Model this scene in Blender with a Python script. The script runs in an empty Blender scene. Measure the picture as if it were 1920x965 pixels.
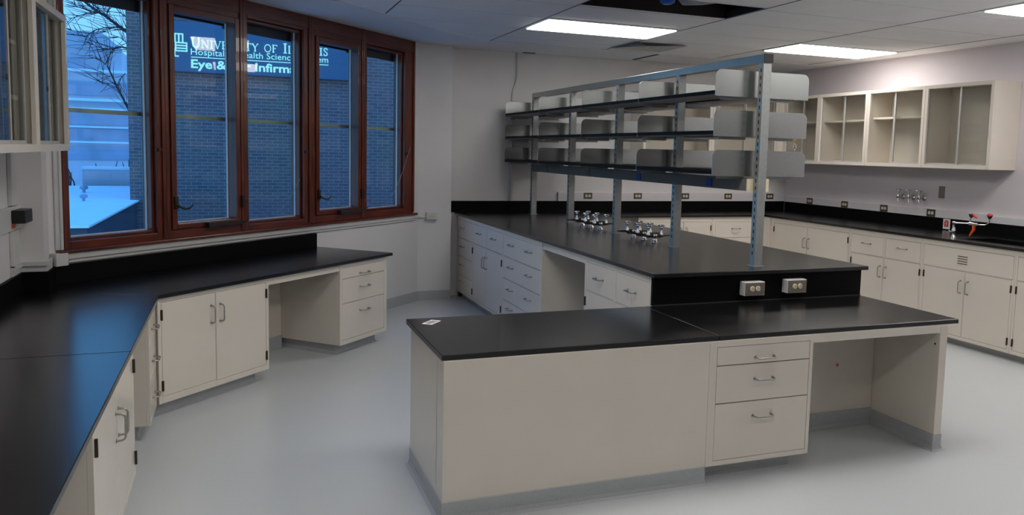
import bpy, bmesh, math, random
from mathutils import Matrix, Vector
random.seed(7)
SC = bpy.context.scene
COL = SC.collection
PI = math.pi

# ------------------------------------------------------------------ materials
def lin(c):
    c = c / 255.0
    return c / 12.92 if c <= .04045 else ((c + .055) / 1.055) ** 2.4
def rgb(r, g, b): return (lin(r), lin(g), lin(b), 1)

def mat(name, col, rough=.5, metal=0., spec=.5, var=0., vscale=6., bump=0., bscale=200., vstretch=None, coat=0.):
    m = bpy.data.materials.new(name); m.use_nodes = True
    nt = m.node_tree; b = nt.nodes['Principled BSDF']
    b.inputs['Base Color'].default_value = col
    b.inputs['Roughness'].default_value = rough
    b.inputs['Metallic'].default_value = metal
    b.inputs['Specular IOR Level'].default_value = spec
    b.inputs['Coat Weight'].default_value = coat
    tc = nt.nodes.new('ShaderNodeTexCoord')
    if var > 0:
        n = nt.nodes.new('ShaderNodeTexNoise'); n.inputs['Scale'].default_value = vscale; n.inputs['Detail'].default_value = 5
        src = tc.outputs['Object']
        if vstretch:
            mp = nt.nodes.new('ShaderNodeMapping'); mp.inputs['Scale'].default_value = vstretch
            nt.links.new(src, mp.inputs['Vector']); src = mp.outputs['Vector']
        nt.links.new(src, n.inputs['Vector'])
        r = nt.nodes.new('ShaderNodeValToRGB')
        r.color_ramp.elements[0].position = .3; r.color_ramp.elements[1].position = .7
        r.color_ramp.elements[0].color = tuple(c * (1 - var) for c in col[:3]) + (1,)
        r.color_ramp.elements[1].color = tuple(min(1, c * (1 + var)) for c in col[:3]) + (1,)
        nt.links.new(n.outputs['Fac'], r.inputs['Fac']); nt.links.new(r.outputs['Color'], b.inputs['Base Color'])
    if bump > 0:
        n = nt.nodes.new('ShaderNodeTexNoise'); n.inputs['Scale'].default_value = bscale
        nt.links.new(tc.outputs['Object'], n.inputs['Vector'])
        bp = nt.nodes.new('ShaderNodeBump'); bp.inputs['Strength'].default_value = bump; bp.inputs['Distance'].default_value = .002
        nt.links.new(n.outputs['Fac'], bp.inputs['Height']); nt.links.new(bp.outputs['Normal'], b.inputs['Normal'])
    return m

def emit(name, col, s):
    m = bpy.data.materials.new(name); m.use_nodes = True; nt = m.node_tree; nt.nodes.clear()
    e = nt.nodes.new('ShaderNodeEmission'); o = nt.nodes.new('ShaderNodeOutputMaterial')
    e.inputs['Color'].default_value = col; e.inputs['Strength'].default_value = s
    nt.links.new(e.outputs[0], o.inputs[0]); return m

def glass(name, tint=(1, 1, 1, 1), ior=1.45, rough=0.0):
    m = bpy.data.materials.new(name); m.use_nodes = True; nt = m.node_tree; nt.nodes.clear()
    t = nt.nodes.new('ShaderNodeBsdfTransparent'); t.inputs['Color'].default_value = tint
    g = nt.nodes.new('ShaderNodeBsdfGlossy'); g.inputs['Roughness'].default_value = rough
    lw = nt.nodes.new('ShaderNodeLayerWeight'); lw.inputs['Blend'].default_value = .5     # Schlick's approximation, the same from both sides
    pw = nt.nodes.new('ShaderNodeMath'); pw.operation = 'POWER'; pw.inputs[1].default_value = 5
    f = nt.nodes.new('ShaderNodeMath'); f.operation = 'MULTIPLY_ADD'
    f0 = ((ior - 1) / (ior + 1)) ** 2; f.inputs[1].default_value = 1 - f0; f.inputs[2].default_value = f0
    nt.links.new(lw.outputs['Facing'], pw.inputs[0]); nt.links.new(pw.outputs[0], f.inputs[0])
    x = nt.nodes.new('ShaderNodeMixShader'); o = nt.nodes.new('ShaderNodeOutputMaterial')
    nt.links.new(f.outputs[0], x.inputs[0]); nt.links.new(t.outputs[0], x.inputs[1]); nt.links.new(g.outputs[0], x.inputs[2])
    nt.links.new(x.outputs[0], o.inputs[0]); return m

def brick_mat(name, c1, c2, mortar, axis='XZ'):
    m = bpy.data.materials.new(name); m.use_nodes = True; nt = m.node_tree; b = nt.nodes['Principled BSDF']
    tc = nt.nodes.new('ShaderNodeTexCoord'); mp = nt.nodes.new('ShaderNodeMapping')
    mp.inputs['Rotation'].default_value = (-PI / 2, 0, 0)
    br = nt.nodes.new('ShaderNodeTexBrick')
    br.inputs['Color1'].default_value = c1; br.inputs['Color2'].default_value = c2; br.inputs['Mortar'].default_value = mortar
    br.inputs['Scale'].default_value = 1.0; br.inputs['Brick Width'].default_value = .21; br.inputs['Row Height'].default_value = .068
    br.inputs['Mortar Size'].default_value = .006
    nt.links.new(tc.outputs['Object'], mp.inputs['Vector']); nt.links.new(mp.outputs['Vector'], br.inputs['Vector'])
    n = nt.nodes.new('ShaderNodeTexNoise'); n.inputs['Scale'].default_value = .8
    nt.links.new(tc.outputs['Object'], n.inputs['Vector'])
    mx = nt.nodes.new('ShaderNodeMix'); mx.data_type = 'RGBA'; mx.blend_type = 'MULTIPLY'; mx.inputs[0].default_value = .35
    nt.links.new(br.outputs['Color'], mx.inputs[6]); nt.links.new(n.outputs['Color'], mx.inputs[7])
    nt.links.new(mx.outputs[2], b.inputs['Base Color']); b.inputs['Roughness'].default_value = .9
    return m

M = dict(
    wall=mat('paint_offwhite', rgb(214, 212, 211), .6, bump=.15, bscale=120, var=.03, vscale=2),
    wallr=mat('paint_mauve', rgb(220, 213, 217), .6, bump=.15, bscale=120, var=.03, vscale=2),
    ceil=mat('ceiling_tile', rgb(244, 243, 243), .9, bump=.3, bscale=300, var=.02, vscale=3),
    gyp=mat('ceiling_gypsum', rgb(228, 229, 232), .8, var=.02, vscale=2),
    grid=mat('ceiling_grid_joint', rgb(92, 88, 88), .7),
    gridf=mat('ceiling_grid_faint', rgb(216, 216, 218), .8, var=.02),
    floor=mat('floor_vinyl', rgb(194, 199, 201), .25, var=.06, vscale=220, bump=.05, bscale=60),
    base=mat('cove_base', rgb(168, 171, 173), .4, var=.06, vscale=120),
    cream=mat('cream_steel', rgb(216, 208, 196), .17, var=.02, vscale=3),
    cream_in=mat('cream_interior', rgb(216, 207, 190), .5, var=.02, vscale=3),
    black=mat('black_epoxy', rgb(13, 13, 14), .23, var=.25, vscale=5, bump=.04, bscale=30, spec=.6),
    blackr=mat('black_edge', rgb(9, 9, 9), .55, spec=.1, var=.1, vscale=10),
    seam=mat('grey_joint', rgb(44, 45, 46), .5, var=.05),
    steel=mat('brushed_steel', rgb(170, 168, 162), .3, metal=1., var=.06, vscale=60),
    dark=mat('dark_bronze', rgb(66, 56, 48), .45, metal=.6, var=.1, vscale=40),
    chrome=mat('chrome', rgb(205, 205, 205), .12, metal=1., var=.03, vscale=20),
    galv=mat('galvanised', rgb(172, 176, 174), .27, metal=1., var=.09, vscale=220),
    galvd=mat('galvanised_post', rgb(160, 164, 162), .45, metal=.75, var=.06, vscale=40),
    shelfu=mat('shelf_underside', rgb(190, 182, 180), .5, var=.04, vscale=8),
    wood=mat('mahogany', rgb(92, 36, 18), .32, var=.5, vscale=5, vstretch=(6, 6, .8), coat=.2),
    woodh=mat('mahogany_rail', rgb(92, 36, 18), .32, var=.5, vscale=5, vstretch=(.8, .8, 8), coat=.2),
    white=mat('white_enamel', rgb(200, 200, 198), .4, var=.03, vscale=8),
    ivory=mat('ivory_plastic', rgb(216, 206, 176), .45, var=.02, vscale=20),
    chan=mat('grey_channel', rgb(114, 110, 106), .6, spec=.2, var=.04, vscale=10),
    race=mat('raceway_paint', rgb(216, 212, 215), .45, var=.02, vscale=8),
    cpane_l=glass('shade_tinted_glass', (.78, .82, .82, 1), 1.5),  # grey tint puts the left wall cabinets' interior shade into the glass colour
    plate=mat('steel_plate', rgb(140, 132, 124), .4, metal=.6, var=.05, vscale=40),
    plated=mat('dark_plate', rgb(92, 84, 76), .4, metal=.5, var=.05, vscale=40),
    slot=mat('slot_black', rgb(14, 13, 12), .6, var=.1),
    blk=mat('black_plastic', rgb(18, 18, 18), .4, var=.1, vscale=20),
    red=mat('red_plastic', rgb(205, 48, 36), .4, var=.05),
    orange=mat('orange_tag', rgb(214, 84, 28), .5, var=.08),
    paper=mat('paper_white', rgb(225, 226, 226), .6, var=.03),
    ink=mat('grey_ink', rgb(90, 92, 95), .6, var=.05),
    yellow=mat('yellow_tape', rgb(205, 178, 40), .5, var=.05),
    blue=mat('blue_tape', rgb(34, 66, 150), .6, var=.1),
    bluep=mat('blue_plastic', rgb(30, 92, 190), .35, var=.05),
    duct=mat('duct_wrap', rgb(180, 176, 172), .55, var=.15, vscale=12),
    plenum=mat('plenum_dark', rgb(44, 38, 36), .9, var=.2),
    lens=emit('fluorescent_lens', (1.0, .96, .92, 1), 10.0),
    pane=glass('window_glass', (.93, .97, 1, 1), 1.4),
    cpane=glass('cabinet_glass', (.95, .955, .95, 1), 1.45),
    alum=mat('aluminium_track', rgb(190, 188, 185), .45, metal=.3, var=.05, vscale=30),
    storm=mat('storm_sash_green', rgb(165, 178, 150), .6, var=.05),
    stormd=mat('storm_header', rgb(40, 38, 42), .6, var=.05),
    brick=brick_mat('brick_wall', rgb(140, 112, 108), rgb(120, 98, 98), rgb(165, 152, 148)),
    snow=mat('snow', rgb(240, 246, 250), .8, var=.03, vscale=2),
    roofd=mat('dark_roofing', rgb(70, 78, 92), .9, var=.15, vscale=1),
    concrete=mat('pale_concrete', rgb(190, 184, 192), .9, var=.08, vscale=.3),
    facade=mat('facade_band', rgb(208, 200, 204), .8, var=.12, vscale=.5),
    facaded=mat('facade_window', rgb(168, 170, 186), .3, var=.15, vscale=1),
    bark=mat('bark', rgb(62, 58, 58), .9, var=.15, vscale=10),
    signb=mat('sign_navy', rgb(72, 100, 128), .5, var=.04, vscale=2),
    letter=emit('lit_letter', (.30, .84, 1.0, 1), 1.0),
    quoin=mat('quoin_pink', rgb(176, 130, 140), .9, var=.1),
)

# ------------------------------------------------------------------ mesh builder
class MB:
    def __init__(s): s.v = []; s.f = []; s.m = []; s.s = []
    def add(s, vs, fs, m=0, smooth=False):
        o = len(s.v); s.v += [tuple(v) for v in vs]
        for f in fs: s.f.append([o + i for i in f]); s.m.append(m); s.s.append(smooth)
    def box(s, x0, x1, y0, y1, z0, z1, m=0, mb=None):
        x0, x1 = sorted((x0, x1)); y0, y1 = sorted((y0, y1)); z0, z1 = sorted((z0, z1))
        vs = [(x0, y0, z0), (x1, y0, z0), (x1, y1, z0), (x0, y1, z0), (x0, y0, z1), (x1, y0, z1), (x1, y1, z1), (x0, y1, z1)]
        s.add(vs, [(0, 3, 2, 1)], m if mb is None else mb)
        s.add(vs, [(4, 5, 6, 7), (0, 1, 5, 4), (1, 2, 6, 5), (2, 3, 7, 6), (3, 0, 4, 7)], m)
        return s
    def prism(s, poly, z0, z1, m=0):
        a = sum(poly[i][0] * poly[(i + 1) % len(poly)][1] - poly[(i + 1) % len(poly)][0] * poly[i][1] for i in range(len(poly)))
        if a < 0: poly = poly[::-1]
        n = len(poly)
        vs = [(p[0], p[1], z0) for p in poly] + [(p[0], p[1], z1) for p in poly]
        fs = [tuple(range(n - 1, -1, -1)), tuple(range(n, 2 * n))] + [(i, (i + 1) % n, n + (i + 1) % n, n + i) for i in range(n)]
        s.add(vs, fs, m); return s
    def plate(s, poly, y0, y1, m=0):     # polygon in x,z extruded along y
        a = sum(poly[i][0] * poly[(i + 1) % len(poly)][1] - poly[(i + 1) % len(poly)][0] * poly[i][1] for i in range(len(poly)))
        if a < 0: poly = poly[::-1]
        n = len(poly)
        vs = [(p[0], y0, p[1]) for p in poly] + [(p[0], y1, p[1]) for p in poly]
        fs = [tuple(range(n)), tuple(range(2 * n - 1, n - 1, -1))] + [(i, n + i, n + (i + 1) % n, (i + 1) % n) for i in range(n)]
        s.add(vs, fs, m); return s
    def plinth(s, x0, x1, y0, y1, z1, fx0=True, fx1=True, fy0=True, fy1=False, h=.026, d=.02):
        s.box(x0, x1, y0, y1, h, z1)
        a0, a1, b0, b1 = x0 - d * fx0, x1 + d * fx1, y0 - d * fy0, y1 + d * fy1
        m0, m1, n0, n1 = x0 - d * .3 * fx0, x1 + d * .3 * fx1, y0 - d * .3 * fy0, y1 + d * .3 * fy1
        vs = []
        for (p0, p1, q0, q1, z) in ((a0, a1, b0, b1, .0006), (m0, m1, n0, n1, h * .3), (x0, x1, y0, y1, h)):
            vs += [(p0, q0, z), (p1, q0, z), (p1, q1, z), (p0, q1, z)]
        for k in (0, 4):
            s.add(vs, [(k + i, k + (i + 1) % 4, k + 4 + (i + 1) % 4, k + 4 + i) for i in range(4)])
        return s
    def tube(s, path, r, n=8, m=0, cap=True):
        P = [Vector(p) for p in path]; R = r if isinstance(r, (list, tuple)) else [r] * len(P)
        rings = []; up = None
        for i, p in enumerate(P):
            t = (P[min(i + 1, len(P) - 1)] - P[max(i - 1, 0)])
            t.normalize()
            if up is None:
                up = Vector((0, 0, 1)) if abs(t.z) < .9 else Vector((1, 0, 0))
            b = t.cross(up)
            if b.length < 1e-4: up = Vector((0, 1, 0)); b = t.cross(up)
            b.normalize(); up = b.cross(t); up.normalize()
            rings.append([p + (b * math.cos(2 * PI * k / n) + up * math.sin(2 * PI * k / n)) * R[i] for k in range(n)])
        vs = [v for rg in rings for v in rg]; fs = []
        for i in range(len(P) - 1):
            for k in range(n):
                fs.append((i * n + k, i * n + (k + 1) % n, (i + 1) * n + (k + 1) % n, (i + 1) * n + k))
        s.add(vs, fs, m, True)
        if cap: s.add(vs, [tuple(range(n - 1, -1, -1)), tuple(range((len(P) - 1) * n, len(P) * n))], m)
        return s
    def lathe(s, prof, c, n=16, m=0, axis='z'):
        vs = []; fs = []
        for (r, h) in prof:
            for k in range(n):
                a = 2 * PI * k / n; u, v = r * math.cos(a), r * math.sin(a)
                q = dict(z=(u, v, h), x=(h, u, v), y=(u, h, v))[axis]
                vs.append((c[0] + q[0], c[1] + q[1], c[2] + q[2]))
        for i in range(len(prof) - 1):
            for k in range(n): fs.append((i * n + k, i * n + (k + 1) % n, (i + 1) * n + (k + 1) % n, (i + 1) * n + k))
        s.add(vs, fs, m, True)
        s.add(vs, [tuple(range(n - 1, -1, -1)), tuple(range((len(prof) - 1) * n, len(prof) * n))], m)
        return s
    def build(s, name, mats, parent=None, bevel=0, recalc=False):
        me = bpy.data.meshes.new(name); me.from_pydata(s.v, [], s.f)
        if not isinstance(mats, (list, tuple)): mats = [mats]
        for m in mats: me.materials.append(M[m] if isinstance(m, str) else m)
        me.polygons.foreach_set('material_index', s.m); me.polygons.foreach_set('use_smooth', s.s)
        bm = bmesh.new(); bm.from_mesh(me); bmesh.ops.recalc_face_normals(bm, faces=bm.faces); bm.to_mesh(me); bm.free()
        o = bpy.data.objects.new(name, me); COL.objects.link(o)
        if parent: o.parent = parent
        if bevel:
            b = o.modifiers.new('bevel', 'BEVEL'); b.width = bevel; b.segments = 2; b.limit_method = 'ANGLE'; b.harden_normals = False
        return o

def thing(name, label, cat, loc=(0, 0, 0), rz=0, group=None):
    o = bpy.data.objects.new(name, None); COL.objects.link(o); o.empty_display_size = .05
    o.location = loc; o.rotation_euler = (0, 0, rz); o['label'] = label; o['category'] = cat
    if group: o['group'] = group
    return o
def tag(o, label, cat, group=None, kind=None):
    o['label'] = label; o['category'] = cat
    if group: o['group'] = group
    if kind: o['kind'] = kind
    return o
def struct(o, label=None):
    o['kind'] = 'structure'
    if label: o['label'] = label
    return o
def dup(root, loc, rz, label, group=None):
    r = root.copy(); COL.objects.link(r); r.location = loc; r.rotation_euler = (0, 0, rz); r['label'] = label
    if group: r['group'] = group
    for ch in list(root.children):
        c = ch.copy(); COL.objects.link(c); c.parent = r
        for g in list(ch.children):
            d = g.copy(); COL.objects.link(d); d.parent = c
    return r

# ------------------------------------------------------------------ frame of the room
WA = 0.7868; CW, SW = math.cos(WA), math.sin(WA)
def xy(s, n): return (s * CW + n * SW, s * SW - n * CW)
def xn(n, y): return (n + y * CW) / SW      # x on the line n=const at y
XL, XR, YB, YF = -1.16, 6.62, 8.57, -8.5
NW = -4.645            # inner face of the window wall
ZC = 2.70
ZL, ZR, T = .7364, .928, .024

# ---- camera
F, PITCH, YAW, ROLL, HC, SX, SY = 1507.6914, .0934, .3719, .0243, 1.6091, 67.3892, -56.9254
cam = bpy.data.cameras.new('camera'); co = bpy.data.objects.new('camera', cam); COL.objects.link(co); SC.camera = co
R0 = Vector((math.cos(YAW), -math.sin(YAW), 0))
FW = Vector((math.sin(YAW) * math.cos(PITCH), math.cos(YAW) * math.cos(PITCH), -math.sin(PITCH)))
U0 = R0.cross(FW)
RR = R0 * math.cos(ROLL) + U0 * math.sin(ROLL); UU = -R0 * math.sin(ROLL) + U0 * math.cos(ROLL)
mw = Matrix((RR, UU, -FW)).transposed().to_4x4(); mw.translation = (0, 0, HC); co.matrix_world = mw
cam.sensor_fit = 'HORIZONTAL'; cam.sensor_width = 36; cam.lens = F / 1920 * 36
cam.shift_x = -SX / 1920; cam.shift_y = SY / 1920; cam.clip_end = 500; cam.clip_start = .05

# ------------------------------------------------------------------ setting
C1 = (1.775, 8.372); C0 = xy(3.18, NW)
ring = [(XL, YF), (XL, 5.35), (-1.035, 5.35), C0, C1, (2.15, 8.38), (2.15, YB), (XR, YB), (XR, YF)]
struct(MB().prism([(XL - .2, YF - .2), (XL - .2, 5.498), (xn(NW - .2, 8.45), 8.45), (1.7, YB + .2), (XR + .2, YB + .2), (XR + .2, YF - .2)], -.12, 0).build('floor', 'floor'))
# ceiling: gypsum border, tile field with an open tile
HX0, HX1, HY0, HY1 = 2.39, 3.68, 5.08, 5.62
V0 = (3.63, 7.10); VS = .59
fieldpoly_y = 7.83
mbc = MB()
NO = NW - .2
for poly in ([(XL - .2, YF - .2), (XR + .2, YF - .2), (XR + .2, HY0), (XL - .2, HY0)],
             [(XL - .2, HY0), (HX0, HY0), (HX0, HY1), (xn(NO, HY1), HY1), (XL - .2, (( XL - .2) * SW - NO) / CW)],
             [(HX1, HY0), (XR + .2, HY0), (XR + .2, HY1), (HX1, HY1)],
             [(xn(NO, HY1), HY1), (XR + .2, HY1), (XR + .2, YB + .2), (1.7, YB + .2), (xn(NO, 8.45), 8.45)]):
    mbc.prism(poly, ZC, ZC + .03)
struct(mbc.build('ceiling', 'ceil'))
# gypsum strip along the window wall and the back wall (a hair lower than the tiles)
NB = -3.965
pa = xy(1.5, NB); pb = (xn(NB, 7.83), 7.83)
q0 = xy(1.5, NW - .02); q1 = xy(7.2, NW - .02)
struct(MB().prism([pa, pb, (XR, 7.83), (XR, YB + .02), (2.1, YB + .02), (C1[0], C1[1] + .05), q1, q0], ZC - .006, ZC - .001).build('trim_1', 'gyp'))
# joints between the ceiling tiles
g = MB()
def jx(x, y0, y1): g.box(x - .005, x + .005, y0, y1, ZC - .002, ZC)
def jy(y, x0, x1): g.box(x0, x1, y - .003, y + .003, ZC - .0015, ZC, 1)
for x in (1.16, 2.39, 3.675, 5.04, 6.28):
    yt = min(7.83, (x * SW - NB) / CW - .05)
    jx(x, YF, yt)
for y0, x0, x1 in ((6.27, 1.16, 2.39), (6.27, 2.39, 3.675), (6.36, 3.675, 5.04), (6.42, 5.04, 6.28)):
    for k in range(-18, 3):
        y = y0 + .61 * k
        if YF < y < 7.8 and x0 > xn(NB, y) - 1.0:
            if x0 == 2.39 and HY0 - .02 < y < HY1 + .02: continue
            jy(y, max(x0, xn(NB, y)), x1)
struct(g.build('trim_2', ['grid', 'gridf']))
# plenum above the open tile
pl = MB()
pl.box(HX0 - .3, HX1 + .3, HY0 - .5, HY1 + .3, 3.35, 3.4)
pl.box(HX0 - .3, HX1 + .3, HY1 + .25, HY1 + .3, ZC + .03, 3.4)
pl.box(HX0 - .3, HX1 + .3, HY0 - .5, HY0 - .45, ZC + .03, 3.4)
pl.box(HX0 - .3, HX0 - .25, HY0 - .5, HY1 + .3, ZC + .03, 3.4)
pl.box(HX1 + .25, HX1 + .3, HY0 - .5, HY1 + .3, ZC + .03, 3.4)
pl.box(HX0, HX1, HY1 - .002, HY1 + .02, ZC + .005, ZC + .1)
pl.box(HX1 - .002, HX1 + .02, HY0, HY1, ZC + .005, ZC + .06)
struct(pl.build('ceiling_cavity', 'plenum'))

# walls
struct(MB().prism([(XL, YF), (XL, 5.35), (-1.035, 5.35), C0, (C0[0] - .2, C0[1] + .15), (XL - .2, 5.5), (XL - .2, YF)], 0, ZC + .03).build('wall_left', 'wall'))
struct(MB().box(XR, XR + .2, YF, YB, 0, ZC + .03).build('wall_right', 'wallr'))
struct(MB().prism([(C1[0] - .05, C1[1] + .02), C1, (2.15, 8.38), (2.15, YB), (XR + .2, YB), (XR + .2, YB + .2), (C1[0], YB + .2)], 0, ZC + .03).build('wall_back', 'wall'))
struct(MB().box(XL - .2, XR + .2, YF - .2, YF, 0, ZC + .03).build('wall_front', 'wall'))
def wbox(mb, s0, s1, n0, n1, z0, z1, m=0):
    mb.prism([xy(s0, n0), xy(s1, n0), xy(s1, n1), xy(s0, n1)], z0, z1, m)
SF0, SF1, ZF0, ZF1 = 3.26, 7.085, .935, 2.70
w = MB()
wbox(w, 3.18, 7.19, NW, NW - .22, 0, ZF0)
wbox(w, 3.05, SF0, NW, NW - .22, ZF0, ZC + .03)
wbox(w, SF1, 7.19, NW, NW - .22, ZF0, ZC + .03)
wbox(w, SF0, SF1, NW, NW - .22, ZC - .004, ZC + .03)
struct(w.build('wall_window', 'wall'))
# cove base under the window wall and the pier
b = MB(); wbox(b, 5.4, 7.18, NW + .012, NW, 0, .1); struct(b.build('baseboard_window', 'base'))
struct(MB().box(C1[0], 2.152, 8.366, 8.38, 0, .1).build('baseboard_back', 'base'))

# ------------------------------------------------------------------ windows (built in a local frame: x along s, y = into the wall, z up)
W_OPEN = [(3.33, 3.92, 1.012, 2.545), (4.097, 4.648, 1.045, 2.505), (4.803, 5.392, 1.012, 2.545), (5.60, 6.142, 1.05, 2.50), (6.308, 6.893, 1.022, 2.545)]
W_EDGE = [SF0, 4.01, 4.725, 5.495, 6.225, SF1]
def frame(mb, x0, x1, z0, z1, a0, a1, c0, c1, y0, y1, m=0, mh=0):
    # ring between outer rect (x0..x1,z0..z1) and inner rect (a0..a1,c0..c1)
    mb.box(x0, a0, y0, y1, z0, z1, m); mb.box(a1, x1, y0, y1, z0, z1, m)
    mb.box(a0, a1, y0, y1, z0, c0, mh); mb.box(a0, a1, y0, y1, c1, z1, mh)
for i in range(5):
    a0, a1, c0, c1 = W_OPEN[i]; e0, e1 = W_EDGE[i], W_EDGE[i + 1]
    o_s = (e0 + e1) / 2; ox, oy = xy(o_s, NW + .015)
    root = bpy.data.objects.new('window_%d' % (i + 1), None); COL.objects.link(root); root.location = (ox, oy, 0); root.rotation_euler = (0, 0, WA)
    struct(root)
    L = lambda v: v - o_s
    fr = MB()
    cas = i in (1, 3)
    inn = .045 if cas else .022
    # outer frame and mullion halves
    frame(fr, L(e0), L(e1), ZF0, ZF1 - .006, L(a0) - inn, L(a1) + inn, c0 - inn * .9, c1 + inn, 0, .14, 0, 1)
    # raised mullion bead where neighbouring frames meet
    fr.box(L(e0), L(e0) + .028, -.012, .0, ZF0 + .02, ZF1 - .006, 0); fr.box(L(e1) - .028, L(e1), -.012, .0, ZF0 + .02, ZF1 - .006, 0)
    fr.box(L(e0) + .028, L(e1) - .028, -.008, 0, ZF1 - .11, ZF1 - .006, 1)
    fr.build('window_frame', ['wood', 'woodh'], root, bevel=.004)
    sh = MB()
    yo = -.012 if cas else .03
    frame(sh, L(a0) - inn + .003, L(a1) + inn - .003, c0 - inn * .9 + .003, c1 + inn - .003, L(a0), L(a1), c0, c1, yo, .095, 0, 1)
    sash = sh.build('sash', ['wood', 'woodh'], root, bevel=.004)
    pane = MB().box(L(a0) - .005, L(a1) + .005, .088, .092, c0 - .005, c1 + .005).build('pane', 'pane', root)
    # thin pale glazing bead on the jamb and bottom
    bd = MB(); bd.box(L(a1) - .006, L(a1), .074, .088, c0, c1); bd.box(L(a0), L(a1), .074, .088, c0, c0 + .006)
    bd.build('glazing_bead', 'white', root)
    st = MB()
    xe = L(e1) if i < 4 else L(e1) - .001
    st.box(L(e0), xe, .18, .2, 1.785, 1.812, 0)
    st.box(L(e0), xe, .18, .2, c1 - (.0 if cas else .06), c1 + .1, 1)
    st.build('storm_sash', ['storm', 'stormd'], root)
    if cas:
        # latch on the left stile, crank operator on the bottom rail
        zl_ = 1.185; x = L(a0) - .02
        lt = MB().box(x - .014, x + .014, yo - .016, yo, zl_ - .035, zl_ + .05)
        lt.tube([(x, yo - .014, zl_ + .0), (x + .012, yo - .034, zl_ - .022), (x + .04, yo - .05, zl_ - .034), (x + .075, yo - .055, zl_ - .03), (x + .105, yo - .052, zl_ - .008)], [.009, .008, .007, .007, .006], 8)
        lt.build('latch', 'dark', root)
        cr = MB().box(L(a0) + .25, L(a1) + .03, yo - .034, yo, c0 - .04, c0 - .014)
        cr.box(L(a0) + .24, L(a0) + .27, yo - .042, yo, c0 - .046, c0 - .008)
        cr.tube([(L(a1) + .02, yo - .02, c0 - .026), (L(a1) + .035, yo - .05, c0 - .018), (L(a1) + .06, yo - .055, c0 + .0)], .008, 8)
        cr.build('crank_operator', 'dark', root)
        hk = MB().box(L(a1) + .035, L(a1) + .06, yo - .022, yo, 1.13, 1.22)
        hk.box(L(a1) + .06, L(a1) + .09, -.026, 0, 1.165, 1.185); hk.build('strike', 'dark', root)
    else:
        kn = MB().lathe([(.014, 0), (.014, .006), (.007, .008), (.007, .016), (.012, .018), (.012, .028)], (L(a1) + .03, -.03, 1.56), 10, 0, 'y')
        kn.build('knob', 'dark', root)
# loose pull cords hanging at the fixed windows
for s0, z0, s1, z1, lab in ((5.33, 1.33, 4.80, 1.10, 'thin loose cord looping across the foot of the middle window'), (6.98, 1.62, 6.22, 1.12, 'thin pale cord sagging from the knob of the far window')):
    pts = []
    for k in range(15):
        t = k / 14; s = s0 + (s1 - s0) * t; z = z0 + (z1 - z0) * t - .55 * (z0 - z1) * math.sin(PI * t) * (1 - .3 * t) - .04 * math.sin(PI * t)
        q = xy(s, NW + .04); pts.append((q[0], q[1], max(z, .99)))
    tag(MB().tube(pts, .0022, 6).build('pull_cord', 'plate'), lab, 'cord')
# brown sill nosing and white apron
sl = MB(); wbox(sl, SF0 - .04, SF1 + .035, NW + .05, NW, .925, .943); struct(sl.build('trim_3', 'woodh', bevel=.004))
ap = MB(); wbox(ap, 3.2, 7.15, NW + .03, NW, .885, .9245); wbox(ap, 3.2, 7.15, NW + .018, NW, .862, .885); struct(ap.build('trim_4', 'white', bevel=.004))
vt = MB(); wbox(vt, SF0 - .045, SF0 - .002, NW + .014, NW, .945, ZC - .01); wbox(vt, SF0 - .02, SF0 - .002, NW + .024, NW + .01, .945, ZC - .01); struct(vt.build('trim_5', 'white', bevel=.003))

# ------------------------------------------------------------------ casework
def handle(parent, x, z, vertical=False, w=.108, m='steel', y=0):
    d = .034; r = .0043; c = .012
    h = w / 2
    prof = [(-h, 0), (-h + .002, -d * .6), (-h + .006, -d + c * .4), (-h + .016, -d), (h - .016, -d), (h - .006, -d + c * .4), (h - .002, -d * .6), (h, 0)]
    if vertical: pts = [(x, y + q, z + p) for p, q in prof]
    else: pts = [(x + p, y + q, z) for p, q in prof]
    mb = MB().tube(pts, r, 8)
    for p in (-h, h):
        cpt = (x, y, z + p) if vertical else (x + p, y, z)
        mb.lathe([(.008, 0), (.008, -.003)], cpt, 10, 0, 'y')
    return mb.build('handle', m, parent)
def hinge(parent, x, z):
    mb = MB()
    mb.box(x - .007, x + .007, -.0045, .001, z - .03, z + .03)
    mb.tube([(x, -.005, z - .031), (x, -.005, z + .031)], .0055, 8)
    for dz in (-.012, .012): mb.box(x - .0075, x + .0075, -.0048, 0, z + dz - .0008, z + dz + .0008)
    return mb.build('hinge', 'dark', parent)
def face_frame(mb, w, z0, z1, opens, y0, y1, m=0):
    xs = sorted({0, w} | {o[0] for o in opens} | {o[1] for o in opens}); zs = sorted({z0, z1} | {o[2] for o in opens} | {o[3] for o in opens})
    for i in range(len(xs) - 1):
        run = None
        for j in range(len(zs) - 1):
            cx, cz = (xs[i] + xs[i + 1]) / 2, (zs[j] + zs[j + 1]) / 2
            hole = any(o[0] < cx < o[1] and o[2] < cz < o[3] for o in opens)
            if not hole: run = (zs[j] if run is None else run[0], zs[j + 1])
            if run and (hole or j == len(zs) - 2):
                mb.box(xs[i], xs[i + 1], y0, y1, run[0], run[1], m); run = None
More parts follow.
